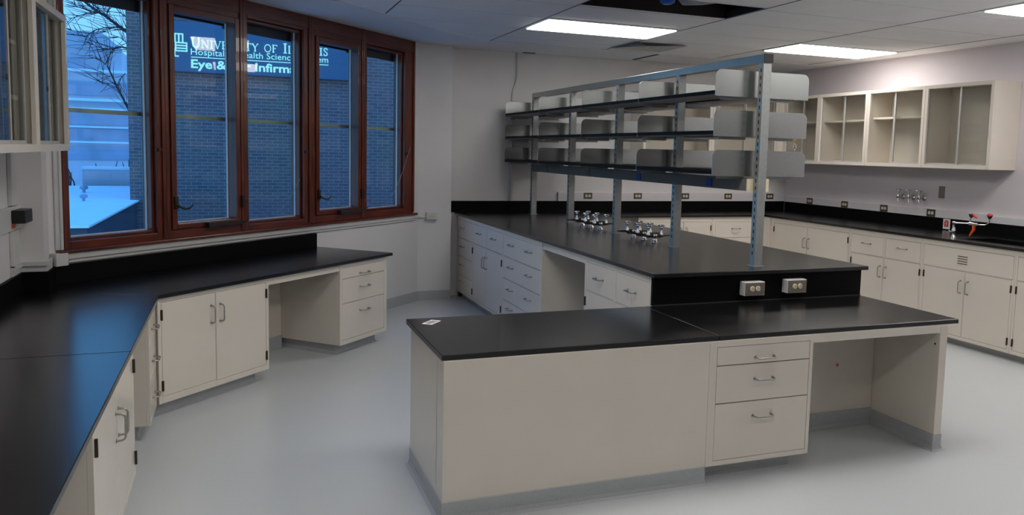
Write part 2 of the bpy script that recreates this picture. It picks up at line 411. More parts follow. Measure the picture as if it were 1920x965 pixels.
def cabinet(name, label, cat, loc, rz, w, z0, z1, depth, fronts, kick=.07, kside=(0, 0), kick_d=None, group=None, hm='steel', solid=None):
    root = thing(name, label, cat, loc, rz, group)
    G = .0025
    body = MB().box(0, w, .02, depth, z0, solid or z1)
    if solid: body.box(0, .018, .02, depth, solid, z1); body.box(w - .018, w, .02, depth, solid, z1)
    opens = [(f['x0'], f['x1'], f['z0'], f['z1']) for f in fronts]
    face_frame(body, w, z0, z1, opens, 0, .0199)
    body.build('body', 'cream', root, bevel=.0012)
    for f in fronts:
        k = f['kind']; nm = dict(door='door', drawer='drawer', panel='front_panel')[k]
        fm = MB().box(f['x0'] + G, f['x1'] - G, .0005, .0195, f['z0'] + G, f['z1'] - G)
        d = fm.build(nm, 'cream', root, bevel=.0015)
        if f.get('slots'):
            sm = MB(); cx, cz, n = f['slots']
            for q in range(n):
                zz = cz + (q - (n - 1) / 2) * .021
                sm.box(cx - .05, cx + .05, -.006, .001, zz, zz + .004); sm.box(cx - .05, cx + .05, -.001, .001, zz - .007, zz, 1)
            sm.build('louvre', ['cream', 'slot'], d)
        for (hx, hz) in f.get('h', []): handle(d, hx, hz, k == 'door', m=hm)
        if k == 'door' and f.get('hinge'):
            hx = f['x0'] if f['hinge'] == 'L' else f['x1']
            for hz in (f['z0'] + .065, f['z1'] - .075): hinge(d, hx, hz)
    if kick is not None:
        kd = kick_d or depth
        MB().plinth(kside[0], w - kside[1], kick, kd, z0, kside[0] > 0, kside[1] > 0).build('toe_kick', 'base', root)
    return root
def D(x0, x1, z0, z1, h=None, hz=None):
    if h is None: h = [(x0 + x1) / 2]
    return dict(kind='drawer', x0=x0, x1=x1, z0=z0, z1=z1, h=[(q, hz if hz is not None else z0 + (z1 - z0) * .6) for q in h])
def DOOR(x0, x1, z0, z1, hinge, hz):
    hx = x1 - .035 if hinge == 'L' else x0 + .035
    return dict(kind='door', x0=x0, x1=x1, z0=z0, z1=z1, hinge=hinge, h=[(hx, hz)])

# ---- peninsula (lower desk height run)
YP = 3.275
t = thing('blank_base_cabinet', 'cream plain backed base cabinet at the near left corner of the peninsula', 'base cabinet', (.8175, YP, 0))
MB().box(0, 1.318, 0, .688, .088, ZL - T - .0005).build('body', 'cream', t, bevel=.002)
MB().box(0, .0012, .115, .12, .12, .69).build('panel_joint', 'seam', t)
MB().plinth(-.003, 1.318, -.003, .691, .088, True, False, True, True).build('base', 'base', t)
MB().box(-.0005, 1.3, -.0035, -.0005, .0875, .0905).build('base_bead', 'white', t)
cabinet('drawer_cabinet', 'cream three drawer cabinet in the front of the peninsula beside its knee space', 'drawer cabinet', (2.1365, YP, 0), 0, .6185, .085, ZL - T, .68,
        [D(.042, .598, .587, .682, hz=.617), D(.042, .598, .397, .587, hz=.508), D(.042, .598, .110, .397, hz=.319)], kick=.07, kside=(0, .07))
t = thing('desk_knee_space', 'open cream desk knee space at the near right end of the peninsula', 'knee space', (2.757, YP, 0))
MB().box(0, .865, .004, .024, .667, ZL - T).build('apron', 'cream', t, bevel=.0015)
bp = MB().box(0, .858, .48, .5, .1, ZL - T); bp.build('back_panel', 'cream', t)
MB().lathe([(.010, 0), (.010, -.0008)], (0.585, .48, 0.383), 10, 0, 'y').build('paint_mark', 'orange', t)
lg = MB().box(.86, .912, 0, .05, .09, ZL - T); lg.box(.862, .905, .05, .69, .09, ZL - T)
lg.build('leg_panel', 'cream', t, bevel=.0015)
MB().lathe([(.006, 0), (.006, -.0015)], (.857, .03, .60), 8, 0, 'x').build('screw', 'dark', t)
bb = MB().plinth(0, .856, .472, .5, .1, False, False, True); bb.plinth(.853, .915, -.003, .69, .09); bb.build('base', 'base', t)
# desk tops
XS = 2.191
wt = MB().box(.81, XS - .001, 3.282, 4.052, ZL - T, ZL).build('desk_worktop', 'black', bevel=.003)
tag(wt, 'black desk-height worktop with a white paper sticker, left half of the peninsula', 'worktop')
wt = MB().box(XS + .001, 3.753, 3.282, 4.052, ZL - T, ZL).build('desk_worktop', 'black', bevel=.003)
tag(wt, 'black desk-height worktop over drawers and knee space, right half of the peninsula', 'worktop')
sj = MB().box(XS - .002, XS + .002, 3.284, 4.045, ZL - .003, ZL + .0004).build('joint', 'seam', wt)
# white sticker
st = thing('paper_sticker', 'small white printed paper sticker on the corner of the black worktop', 'sticker', (.917, 3.94, ZL), -math.radians(38))
ca, sa = math.cos(.66), math.sin(.66)
st.rotation_euler = (0, 0, .88)
MB().box(-.053, .053, -.028, .028, .0003, .001).build('sheet', 'paper', st)
pr = MB()
for k in range(6): pr.box(-.042 + k * .0135, -.034 + k * .0135 + (.003 if k % 2 else 0), -.012, .012, .001, .0013)
pr.box(-.03, .035, -.022, -.017, .001, .0013); pr.box(-.03, .03, .017, .022, .001, .0013)
pr.build('print', 'ink', st)

# ---- island (raised run)
XI0, XI1, YI = 2.228, 3.785, 4.02
rp = MB().box(2.24, 3.757, 4.052, 4.075, ZL + .0005, ZR - T).build('riser_panel', 'blackr', bevel=.0015); tag(rp, 'black riser panel between the desk worktop and the raised island top', 'panel')
MB().box(2.24, 3.757, 4.046, 4.0519, ZL + .0003, ZL + .004).build('sealant_bead', 'seam', rp)
it = MB().box(XI0, XI1, YI, YB - .026, ZR - T, ZR).build('island_worktop', 'black', bevel=.003); tag(it, 'long raised black worktop of the island under the shelving', 'worktop')
XF = 2.25; RZ = -PI / 2; ZT = ZR - T - .001
def loc_left(y1): return (XF, y1, 0)
rows = [(.668, .863), (.47, .666), (.272, .468), (.10, .270)]
def iy(y1, a, b): return (y1 - a, y1 - b)
cabinet('drawer_door_cabinet', 'cream two drawer, two door cabinet beside the black riser at the island near end', 'base cabinet', loc_left(5.045), RZ, .966, .075, ZT, .6,
        [D(.022, .465, .668, .863, hz=.773), D(.488, .935, .668, .863, hz=.771), DOOR(.022, .476, .10, .664, 'L', .52), DOOR(.478, .935, .10, .664, 'R', .52)], kick=.07)
t = thing('island_knee_space', 'open cream knee space gap in the window side of the island', 'knee space', (XF, 5.875, 0), RZ)
MB().box(0, .825, .004, .024, .845, ZT).build('apron', 'cream', t, bevel=.0015)
MB().box(0, .825, .58, .6, .1, ZT).build('back_panel', 'cream', t)
MB().box(0, .825, .575, .6, 0, .1).build('base', 'base', t)
y1 = 6.878
cabinet('wide_drawer_cabinet', 'cream cabinet of four wide drawers with paired handles beside the island knee space', 'drawer cabinet', loc_left(y1), RZ, y1 - 5.88, .075, ZT, .6,
        [D(.02, .968, a, b, h=[.24, .708], hz=a + .115) for a, b in rows], kick=.07)
y1 = 7.878
cabinet('drawer_door_cabinet', 'cream two drawer, two door cabinet between the wide and narrow drawer stacks of the island', 'base cabinet', loc_left(y1), RZ, .995, .075, ZT, .6,
        [D(.015, .482, .668, .863, hz=.783), D(.484, .975, .668, .863, hz=.783), DOOR(.015, .481, .10, .664, 'L', .521), DOOR(.485, .975, .10, .664, 'R', .521)], kick=.07)
y1 = 8.49
cabinet('narrow_drawer_cabinet', 'cream narrow stack of four drawers at the island end by the far wall', 'drawer cabinet', loc_left(y1), RZ, .607, .075, ZT, .6,
        [D(.0 + .02, .592, a, b, h=[.245], hz=a + .112) for a, b in rows], kick=.07)
fl = MB().box(2.28, 2.6, 8.495, 8.55, 0, ZT).build('filler_panel', 'plated'); tag(fl, 'dark narrow filler between island drawers and far wall', 'panel')
# right hand half of the island, its fronts face away from the camera
t = cabinet('island_rear_cabinet', 'cream run of doors on the far side of the island facing the sink wall', 'base cabinet', (3.757, 4.08, 0), PI / 2, 4.45, .075, ZT, .62,
            [DOOR(.03 + .55 * k, .03 + .55 * k + .53, .10, .863, 'L' if k % 2 == 0 else 'R', .72) for k in range(8)], kick=.07)

# ---- right wall run
XRC = 5.875; ZB = .06
def rloc(y1): return (XRC, y1, 0)
RD = .72
cabinet('double_door_cabinet', 'cream double door cabinet in the corner between back wall and sink wall', 'base cabinet', rloc(7.835), RZ, 1.303, ZB, ZT, RD,
        [DOOR(.06, .645, .09, .85, 'L', .672), DOOR(.648, 1.285, .09, .853, 'R', .672)], kick=.08)
y1 = 6.528
cabinet('drawer_door_cabinet', 'cream cabinet of two drawers over two doors left of the sink cabinet', 'base cabinet', rloc(y1), RZ, .940, ZB, ZT, RD,
        [D(.02, .465, .664, .855, hz=.775), D(.49, .92, .664, .857, hz=.778), DOOR(.035, .474, .09, .66, 'L', .522), DOOR(.478, .925, .09, .66, 'R', .522)], kick=.08)
y1 = 5.586
cabinet('sink_cabinet', 'cream sink cabinet with a louvred panel above two doors', 'base cabinet', rloc(y1), RZ, .948, ZB, ZT, RD,
        [dict(kind='panel', x0=.018, x1=.935, z0=.666, z1=.858, slots=(.44, .762, 4)), DOOR(.032, .474, .09, .662, 'L', .525), DOOR(.478, .925, .09, .662, 'R', .525)], kick=.08, solid=.70)
y1 = 4.636
cabinet('end_base_cabinet', 'cream base cabinet right of the sink cabinet, cut by the edge of the view', 'base cabinet', rloc(y1), RZ, .94, ZB, ZT, RD,
        [dict(kind='panel', x0=.02, x1=.92, z0=.666, z1=.858), DOOR(.022, .468, .09, .662, 'L', .525), DOOR(.472, .92, .09, .662, 'R', .525)], kick=.08)
# counter with a sink cut-out
SKX0, SKX1, SKY0, SKY1 = 5.99, 6.36, 4.68, 5.28
YE = 3.69
c = MB()
c.box(5.855, SKX0, YE, 7.95, ZR - T, ZR); c.box(SKX1, XR - .002, YE, YB - .002, ZR - T, ZR)
c.box(SKX0, SKX1, YE, SKY0, ZR - T, ZR); c.box(SKX0, SKX1, SKY1, YB - .002, ZR - T, ZR)
c.box(5.855, SKX0, 7.95, YB - .002, ZR - T, ZR)
rw = c.build('sink_worktop', 'black'); tag(rw, 'black worktop with a sunken sink along the right wall', 'worktop')
MB().box(XR - .024, XR - .002, YE, YB - .026, ZR, 1.045).build('backsplash', 'blackr', rw, bevel=.002)
k = MB(); zb_ = ZR - .2
k.box(SKX0 - .012, SKX0, SKY0, SKY1, zb_, ZR - T); k.box(SKX1, SKX1 + .012, SKY0, SKY1, zb_, ZR - T)
k.box(SKX0, SKX1, SKY0 - .012, SKY0, zb_, ZR - T); k.box(SKX0, SKX1, SKY1, SKY1 + .012, zb_, ZR - T); k.box(SKX0, SKX1, SKY0, SKY1, zb_ - .012, zb_)
k.build('sink_basin', 'blackr', rw)
rim = MB(); frame(rim, 0, 0, 0, 0, 0, 0, 0, 0, 0, 0)
rim = MB()
for (a0, a1, b0, b1) in ((SKX0 - .02, SKX0, SKY0 - .02, SKY1 + .02), (SKX1, SKX1 + .02, SKY0 - .02, SKY1 + .02), (SKX0, SKX1, SKY0 - .02, SKY0), (SKX0, SKX1, SKY1, SKY1 + .02)):
    rim.box(a0, a1, b0, b1, ZR, ZR + .004)
rim.build('sink_rim', 'black', rw, bevel=.002)
# ---- back wall run
YBC = 7.965
cabinet('double_door_cabinet', 'cream double door cabinet against the back wall seen past the island posts', 'base cabinet', (4.19, YBC, 0), 0, .965, ZB, ZT, .58,
        [DOOR(.03, .578, .09, .85, 'L', .725), DOOR(.582, .944, .09, .85, 'R', .725)], kick=.08)
cabinet('drawer_cabinet', 'cream drawer stack against the back wall next to the corner', 'drawer cabinet', (5.158, YBC, 0), 0, .717, ZB, ZT, .58,
        [D(.035, .575, a, b, h=[.32], hz=a + .105) for a, b in [(.66, .848), (.47, .657), (.28, .467), (.09, .277)]], kick=.08)
t = MB().box(3.79, 5.8545, 7.945, YB - .002, ZR - T, ZR).build('back_worktop', 'black', bevel=.003); tag(t, 'black worktop along the back wall behind the island', 'worktop')
MB().box(2.17, XR - .026, YB - .024, YB - .003, ZR + .0006, 1.05).build('backsplash', 'blackr', t, bevel=.002)
fp = MB().box(5.862, 5.885, 7.84, 7.96, ZB, ZT).build('corner_filler', 'cream'); tag(fp, 'cream filler strip in the corner of the base cabinets', 'panel')

# ---- left wall run
XLC = -.44; RL = PI / 2; LZ = ZL - T
def lloc(y0): return (XLC, y0, 0)
cabinet('double_door_cabinet', 'cream double door cabinet under the left worktop nearest the camera', 'base cabinet', lloc(2.885), RL, 1.105, .09, LZ, .6,
        [DOOR(.03, .553, .115, .68, 'L', .51), DOOR(.556, 1.085, .115, .68, 'R', .51)], kick=.07)
cabinet('narrow_drawer_cabinet', 'cream narrow three drawer cabinet in the corner where the left and window benches meet', 'drawer cabinet', lloc(4.70), RL, .375, .085, LZ, .6,
        [D(.03, .36, .527, .682, hz=.585), D(.03, .36, .337, .525, hz=.405), D(.03, .36, .11, .335, hz=.20)], kick=.07, kside=(.05, 0))
t = thing('bench_knee_space', 'cream knee space under the left worktop between its two cabinets', 'knee space', (XLC, 3.99, 0), RL)
MB().box(0, .71, .004, .024, .665, LZ).build('apron', 'cream', t, bevel=.0015)
MB().box(0, .71, .62, .64, .1, LZ).build('back_panel', 'cream', t)
MB().box(0, .71, .612, .64, 0, .1).build('base', 'base', t)
t = thing('bench_knee_space', 'cream knee space under the near end of the left worktop', 'knee space', (XLC, 1.9, 0), RL)
MB().box(0, .985, .004, .024, .665, LZ).build('apron', 'cream', t, bevel=.0015)
MB().box(0, .985, .62, .64, .1, LZ).build('back_panel', 'cream', t)
MB().box(0, .985, .612, .64, 0, .1).build('base', 'base', t)
# ---- window bench
SB = 3.292; NC = -3.885
bx_, by_ = xy(SB, NC)
cabinet('double_door_cabinet', 'cream double door cabinet under the window bench', 'base cabinet', (bx_, by_, 0), WA, 4.182 - SB, .085, LZ, .6,
        [DOOR(.024, .428, .125, .686, 'L', .552), DOOR(.431, .866, .120, .686, 'R', .552)], kick=.07, kside=(0, .06))
q = xy(4.942, NC)
cabinet('drawer_cabinet', 'cream three drawer cabinet at the far end of the window bench', 'drawer cabinet', (q[0], q[1], 0), WA, .612, .08, LZ, .62,
        [D(.028, .575, .595, .682, hz=.619), D(.028, .575, .402, .593, hz=.511), D(.028, .575, .115, .40, hz=.32)], kick=.07, kside=(.03, .07))
q = xy(4.184, NC)
t = thing('bench_knee_space', 'cream knee space under the window bench between doors and drawers', 'knee space', (q[0], q[1], 0), WA)
MB().box(0, .757, .004, .024, .662, LZ).build('apron', 'cream', t, bevel=.0015)
MB().box(0, .757, .58, .6, .1, LZ).build('back_panel', 'cream', t)
MB().box(0, .757, .572, .6, 0, .1).build('base', 'base', t)
# tops
NE = -3.862
pc = (-.415, (-.415 * SW - NE) / CW)
mp = (-1.125, 5.345)
YSM = 3.70
lt = MB().prism([(XL + .003, .88), (-.415, .88), (-.415, YSM - .001), (XL + .003, YSM - .001)], ZL - T, ZL).build('left_worktop', 'black', bevel=.003)
tag(lt, 'black worktop along the left wall, near piece running out of view', 'worktop')
MB().prism([(XL + .003, .88), (XL + .024, .88), (XL + .024, YSM), (XL + .003, YSM)], ZL, .849).build('backsplash', 'blackr', lt, bevel=.002)
lt = MB().prism([(XL + .003, YSM + .001), (-.415, YSM + .001), pc, mp, (XL + .003, 5.345)], ZL - T, ZL).build('left_worktop', 'black', bevel=.003)
tag(lt, 'black worktop along the left wall, far piece mitred into the window bench', 'worktop')
MB().prism([(XL + .003, YSM), (XL + .024, YSM), (XL + .024, 5.3485), (XL + .003, 5.3485)], ZL, .849).build('backsplash', 'blackr', lt, bevel=.002)
wb = MB().prism([pc, xy(5.605, NE), xy(5.585, NW + .003), xy(3.19, NW + .003), (-1.03, 5.40), (-1.03, 5.345), mp], ZL - T, ZL).build('window_bench_worktop', 'black', bevel=.003)
tag(wb, 'black bench worktop below the brown windows', 'worktop')
MB().prism([xy(3.2, NW + .003), xy(5.565, NW + .003), xy(5.565, NW + .024), xy(3.2, NW + .024)], ZL, .855).build('backsplash', 'blackr', wb, bevel=.002)
cs = MB().box(-1.1362, -1.012, 5.3265, 5.3485, ZL, .849)
cs.prism([(-1.0335, 5.3485), (-1.012, 5.3485), (-1.012, 5.505), xy(3.205, NW + .0245), xy(3.205, NW + .003), (-1.0335, 5.525)], ZL, .849)
cs.build('corner_splash', 'blackr', wb)

# ------------------------------------------------------------------ upper cabinets with sliding glass doors
def upper(name, label, loc, rz, w, z0, z1, depth, shelves, doors, group=None, pulls=False):
    root = thing(name, label, 'wall cabinet', loc, rz, group)
    t = .018
    b = MB()
    b.box(0, t, .02, depth, z0, z1); b.box(w - t, w, .02, depth, z0, z1); b.box(t, w - t, .02, depth, z0, z0 + t); b.box(t, w - t, .02, depth, z1 - t, z1); b.box(t, w - t, depth - .012, depth, z0 + t, z1 - t)
    fw = .034
    b.box(0, fw, 0, .02, z0, z1); b.box(w - fw, w, 0, .02, z0, z1); b.box(fw, w - fw, 0, .02, z0, z0 + .034); b.box(fw, w - fw, 0, .02, z1 - .034, z1)
    b.build('body', 'cream', root, bevel=.0012)
    for sz in shelves: MB().box(t, w - t, .07, depth - .014, sz - .01, sz + .01).build('shelf', 'cream_in', root, bevel=.002)
    tr = MB().box(fw - .012, w - fw + .012, .021, .055, z0 + t, z0 + .036); tr.box(fw - .012, w - fw + .012, .021, .055, z1 - .036, z1 - t)
    tr.build('door_track', 'alum', root)
    for (x0, x1, ly) in doors:
        yy = .027 + .016 * ly
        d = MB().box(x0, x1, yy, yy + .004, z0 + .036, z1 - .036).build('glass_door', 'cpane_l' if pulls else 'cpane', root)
        e = MB().box(x0 - .004, x0 + .012, yy - .003, yy + .007, z0 + .036, z1 - .036); e.box(x1 - .012, x1 + .004, yy - .003, yy + .007, z0 + .036, z1 - .036)
        e.box(x0, x1, yy - .002, yy + .006, z0 + .036, z0 + .05)
        e.build('edge_strip', 'alum', d)
        hx = x0 + .035 if ly else x1 - .035
        if pulls: MB().lathe([(.012, 0), (.012, -.002), (.009, -.0035)], (hx, yy, (z0 + z1) / 2 - .05), 12, 0, 'y').build('finger_pull', 'dark', d)
    return root
UX, UZ0, UZ1 = 6.288, 1.543, 2.338
def uloc(y1): return (UX, y1, 0)
UD = XR - UX - .002
upper('wall_cabinet', 'cream empty glass fronted wall cabinet at the near end of the right wall', uloc(6.07), RZ, .768, UZ0, UZ1, UD, [], [(.03, .395, 0), (.375, .738, 1)])
upper('wall_cabinet', 'cream wall cabinet with its left glass door slid open over one shelf', uloc(6.838), RZ, .765, UZ0, UZ1, UD, [2.045], [(.36, .735, 0), (.335, .71, 1)])
upper('wall_cabinet', 'cream wall cabinet with one shelf and closed glass doors, beside the one slid open', uloc(7.606), RZ, .765, UZ0, UZ1, UD, [2.03], [(.03, .395, 0), (.375, .735, 1)])
u4 = upper('wall_cabinet', 'cream corner wall cabinet with a diamond placard on its glass', uloc(8.225), RZ, .617, UZ0, UZ1, UD, [2.03], [(.03, .32, 0), (.30, .587, 1)])
BY = YB - UD - .002
upper('wall_cabinet', 'cream glass wall cabinet at the open end of the back wall row', (4.36, BY, 0), 0, .91, UZ0, UZ1, UD, [2.03], [(.03, .47, 0), (.45, .88, 1)])
upper('wall_cabinet', 'cream glass wall cabinet on the back wall next to the corner', (5.272, BY, 0), 0, .93, UZ0, UZ1, UD, [2.03], [(.03, .48, 0), (.46, .90, 1)])
cf = MB().prism([(6.204, BY + .001), (UX, BY + .001), (UX, 8.227), (UX + .1, 8.227), (UX + .1, BY + .1), (6.204, BY + .1)], UZ0, UZ1).build('corner_filler', 'cream'); tag(cf, 'cream corner filler where the two rows of wall cabinets meet', 'panel')
# diamond placard on the corner cabinet glass
pl_ = thing('diamond_placard', 'small pale diamond placard with yellow tag on the corner cabinet glass', 'placard', (UX + .02, 8.03, 1.74))
pl_.rotation_euler = (0, 0, RZ)
MB().plate([(0, .05), (.038, 0), (0, -.05), (-.038, 0)], -.0015, .0015).build('card', 'paper', pl_)
dm = MB(); dm.plate([(0, .026), (.018, .006), (-.018, .006)], -.003, -.0015); dm.plate([(-.016, -.004), (.016, -.004), (.012, -.022), (-.012, -.022)], -.003, -.0015)
dm.build('print', 'ink', pl_)
MB().box(-.022, .018, -.002, .0015, .065, .09).build('tape', 'yellow', pl_)
MB().box(-.001, .001, -.001, .001, .045, .07).build('tie', 'ink', pl_)
LX, LZ0, LZ1 = -.83, 1.553, 2.262
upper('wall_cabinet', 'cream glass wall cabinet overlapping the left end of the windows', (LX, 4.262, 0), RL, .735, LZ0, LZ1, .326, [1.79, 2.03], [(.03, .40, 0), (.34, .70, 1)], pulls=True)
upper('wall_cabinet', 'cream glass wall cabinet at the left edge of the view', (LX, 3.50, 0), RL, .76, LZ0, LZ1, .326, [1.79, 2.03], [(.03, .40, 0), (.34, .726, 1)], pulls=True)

# ------------------------------------------------------------------ reagent shelving on the island
su = thing('shelving_unit', 'galvanised steel reagent shelving standing on the raised island worktop', 'shelving unit', (0, 0, 0))
PY = [4.18, 5.18, 6.17, 7.188, 8.235]
px0, px1 = 3.004, 3.062
for y in PY:
    p = MB().box(px0, px1, y - .024, y + .024, ZR + .004, 2.182)
    z = 1.0
    while z < 2.15:
        p.box(px0 - .0008, px0 + .001, y - .005, y + .005, z, z + .022, 1); z += .045
    po = p.build('post', ['galvd', 'slot'], su)
    MB().box(px0 - .012, px1 + .012, y - .034, y + .034, ZR, ZR + .004).build('foot_plate', 'galvd', po)
MB().box(px0 - .003, px1 + .003, 4.153, 8.262, 2.183, 2.232).build('top_rail', 'galv', su, bevel=.002)
MB().box(px0 - .003, px1 + .003, 4.146, 4.153, 2.181, 2.234).build('end_cap', 'blk', su)
DY = [4.258, 5.262, 6.288, 7.318, 8.35]
for z in (1.495, 1.74, 1.985):
    for a, b_ in ((2.737, 3.0), (3.082, 3.425)):
        MB().box(a, b_, DY[0] + .002, DY[-1] + .004, z, z + .024, 0, 1).build('shelf', ['blackr', 'shelfu'], su, bevel=.0015)
    for y in PY:
        for a, b_ in ((2.80, 3.0), (3.082, 3.36)): MB().box(a, b_, y + .125, y + .131, z - .028, z - .001).build('bracket', 'galvd', su)
    for y in DY:
        r = .042; x0, x1, z0_, z1_ = 2.733, 3.429, z - .010, z + .152
        poly = [(x0, z0_), (x1, z0_)]
        for k in range(7): a = PI / 2 * k / 6; poly.append((x1 - r + r * math.cos(a), z1_ - r + r * math.sin(a)))
        for k in range(7): a = PI / 2 + PI / 2 * k / 6; poly.append((x0 + r + r * math.cos(a), z1_ - r + r * math.sin(a)))
        MB().plate(poly, y - .0015, y + .0015).build('divider', 'galv', su)
for a, b_, lab in ((2.965, 3.002, ''), (3.08, 3.117, '')):
    rc = MB().box(a, b_, 4.215, 8.13, 1.396, 1.47).build('wiring_channel', 'chan', su, bevel=.002)
    MB().box(a - .003, b_ + .003, 4.206, 4.218, 1.393, 1.473).build('end_cap', 'ivory', rc)
    xo = a - .003 if a < 3 else b_ + .003
    for k, (y, m_) in enumerate(((5.656, 'blue'), (4.645, 'blue'), (7.683, 'plated'), (6.643, 'plated'))):
        MB().box(xo - .002, xo + .004, y - .035, y + .035, 1.408, 1.46).build('outlet_cover', m_, rc)

# ------------------------------------------------------------------ twin gas valves on the island
def gas_valve(label, loc):
    t = thing('gas_valve', label, 'gas valve', loc, 0, 'twin gas valves on the island worktop')
    MB().lathe([(.03, 0), (.03, .004), (.021, .008), (.02, .040), (.024, .044), (.024, .056), (.018, .062)], (0, 0, 0), 16).build('pedestal', 'chrome', t)
    n = MB()
    for sgn in (-1, 1):
        n.tube([(sgn * .015, 0, .05), (sgn * .06, 0, .05), (sgn * .075, 0, .05), (sgn * .15, 0, .051)], [.016, .016, .010, .004], 10)
        for q in range(4): n.lathe([(.004, 0), (.0095 - q * .0012, .002), (.004, .008)], (sgn * (.08 + .016 * q), 0, .0505), 8, 0, 'x')
    n.build('hose_nozzle', 'dark', t)
    for sgn in (-1, 1):
        vb = MB().lathe([(.017, .05), (.019, .062), (.011, .072), (.008, .10), (.011, .108), (.011, .118), (.005, .124)], (sgn * .058, 0, 0), 14).build('valve_body', 'chrome', t)
        hd = MB(); c = (sgn * .058, 0, .127)
        for k in range(4):
            a = k * PI / 2 + .4; hd.tube([c, (c[0] + .028 * math.cos(a), c[1] + .028 * math.sin(a), c[2])], [.005, .0065], 8)
        hd.lathe([(.010, -.006), (.012, 0), (.009, .007), (.003, .009)], c, 12)
        hd.build('cross_handle', 'chrome', vb)
    return t
gv = gas_valve('chrome twin gas valve in the middle of the front trio, near bay of the shelving', (3.05, 5.70, ZR))
GL = [((3.05, 5.52), 'chrome twin gas valve nearest the near end of the island worktop'),
      ((3.05, 5.88), 'chrome twin gas valve in the front trio, the one beside the middle post'),
      ((3.05, 6.53), 'chrome twin gas valve nearest to us in the rear trio, behind the middle post'),
      ((3.05, 6.73), 'chrome twin gas valve in the middle of the rear trio'),
      ((3.05, 6.93), 'chrome twin gas valve farthest back, at the far end of the rear trio')]
for (x, y), lab in GL: dup(gv, (x, y, ZR), 0, lab)

# ------------------------------------------------------------------ electrical outlets
def duplex(parent, cx, cz, y, horiz=True):
    r = MB()
    for k in (-1, 1):
        ox = cx + k * .0195 if horiz else cx; oz = cz if horiz else cz + k * .0195
        r.lathe([(.0165, 0), (.0165, -.003), (.015, -.004)], (ox, y, oz), 16, 0, 'y')
        if horiz:
            for q in (-.006, .006): r.box(ox - .004, ox + .004, y - .0046, y - .0035, oz + q - .001, oz + q + .001, 1)
            r.lathe([(.0025, 0), (.0025, -.0046)], (ox + .009, y, oz), 8, 1, 'y')
        else:
            for q in (-.006, .006): r.box(ox + q - .001, ox + q + .001, y - .0046, y - .0035, oz - .004, oz + .004, 1)
    r.lathe([(.003, 0), (.003, -.002)], (cx, y, cz), 8, 1, 'y')
    return r.build('receptacle', ['ivory', 'slot'], parent)
def outlet(label, loc, rz, w=.115, h=.075, box=0., bm='ivory', pm='plated', group=None):
    t = thing('power_outlet', label, 'power outlet', loc, rz, group)
    if box: MB().box(-w / 2, w / 2, -box, 0, -h / 2, h / 2).build('box', bm, t, bevel=.004)
    MB().box(-w / 2 + .004, w / 2 - .004, -box - .003, -box, -h / 2 + .004, h / 2 - .004).build('cover_plate', pm, t, bevel=.0012)
    duplex(t, 0, 0, -box - .003)
    return t
outlet('pale boxed power outlet on the black riser, the one nearer the window side', (2.903, 4.052, .82), 0, .145, .082, .055, 'white', 'plate', 'boxed outlets on the riser')
outlet('pale boxed power outlet on the black riser, the one nearer the sink side', (3.212, 4.052, .824), 0, .145, .082, .055, 'white', 'plate', 'boxed outlets on the riser')
# raceway strips on the back and right walls
RZ0, RZ1 = 1.05, 1.152
tr = MB().box(3.45, XR - .03, YB - .03, YB - .001, RZ0, RZ1).build('trim_6', 'race', bevel=.002); struct(tr)
tr = MB().box(XR - .03, XR - .001, 5.49, YB - .03, 1.046, 1.125).build('trim_7', 'race', bevel=.002); struct(tr)
tr = MB().box(XR - .024, XR - .001, 3.69, 5.485, 1.046, 1.11).build('trim_8', 'race', bevel=.002); struct(tr)
OB = [(3.82, 'power outlet on the back wall, leftmost of the row behind the shelving'), (4.47, 'power outlet on the back wall, second from the left behind the shelving'),
      (5.12, 'power outlet on the back wall half hidden by the second nearest shelving post'), (5.735, 'power outlet on the back wall left of the near shelving post'),
      (6.36, 'power outlet on the back wall closest to the room corner')]
for x, lab in OB: outlet('steel plated ' + lab, (x, YB - .03, 1.11), 0, .118, .078, 0, group='outlets on the back wall raceway')
OR = [(8.05, 'power outlet on the sink wall closest to the room corner'), (7.44, 'power outlet on the sink wall, second from the corner'),
      (6.83, 'power outlet on the sink wall just left of the wall gas valves'), (6.19, 'power outlet on the sink wall above the red and white card')]
for y, lab in OR: outlet('steel plated ' + lab, (XR - .03, y, 1.085), RZ, .118, .082, 0, group='outlets on the sink wall raceway')
# vertical switch plate
t = thing('switch_plate', 'grey blank vertical plate on the sink wall right of the wall valves', 'switch plate', (XR, 6.10, 1.30), RZ)
MB().box(-.036, .036, -.006, 0, -.06, .06).build('plate', 'plate', t, bevel=.0015)
MB().lathe([(.003, 0), (.003, -.0075)], (0, 0, .042), 8, 0, 'y').build('screw', 'steel', t)
# wall mounted valves
def wall_valve(label, loc):
    t = thing('wall_valve', label, 'wall valve', loc, RZ, 'chrome valves on the sink wall')
    MB().lathe([(.03, 0), (.03, -.006), (.016, -.01)], (0, 0, 0), 16, 0, 'y').build('flange', 'chrome', t)
    b_ = MB().tube([(0, -.006, 0), (0, -.07, 0)], .013, 10)
    b_.lathe([(.016, -.018), (.019, 0), (.012, .014), (.009, .05), (.012, .056), (.010, .066)], (0, -.07, 0), 12); bo = b_.build('body', 'chrome', t)
    h_ = MB()
    for k in range(4):
        a = k * PI / 2 + .3; h_.tube([(0, -.07, .076), (.032 * math.cos(a), -.07 + .032 * math.sin(a), .076)], [.0055, .007], 8)
    h_.lathe([(.011, -.012), (.012, 0), (.004, .009)], (0, -.07, .076), 12); h_.build('cross_handle', 'chrome', bo)
    MB().tube([(.0, -.08, 0), (.03, -.105, -.008), (.055, -.12, -.03), (.058, -.122, -.05)], [.012, .011, .009, .006], 10).build('hose_nozzle', 'chrome', t)
    return t
wv = wall_valve('chrome wall valve in the middle of the three above the worktop', (XR, 6.46, 1.225))
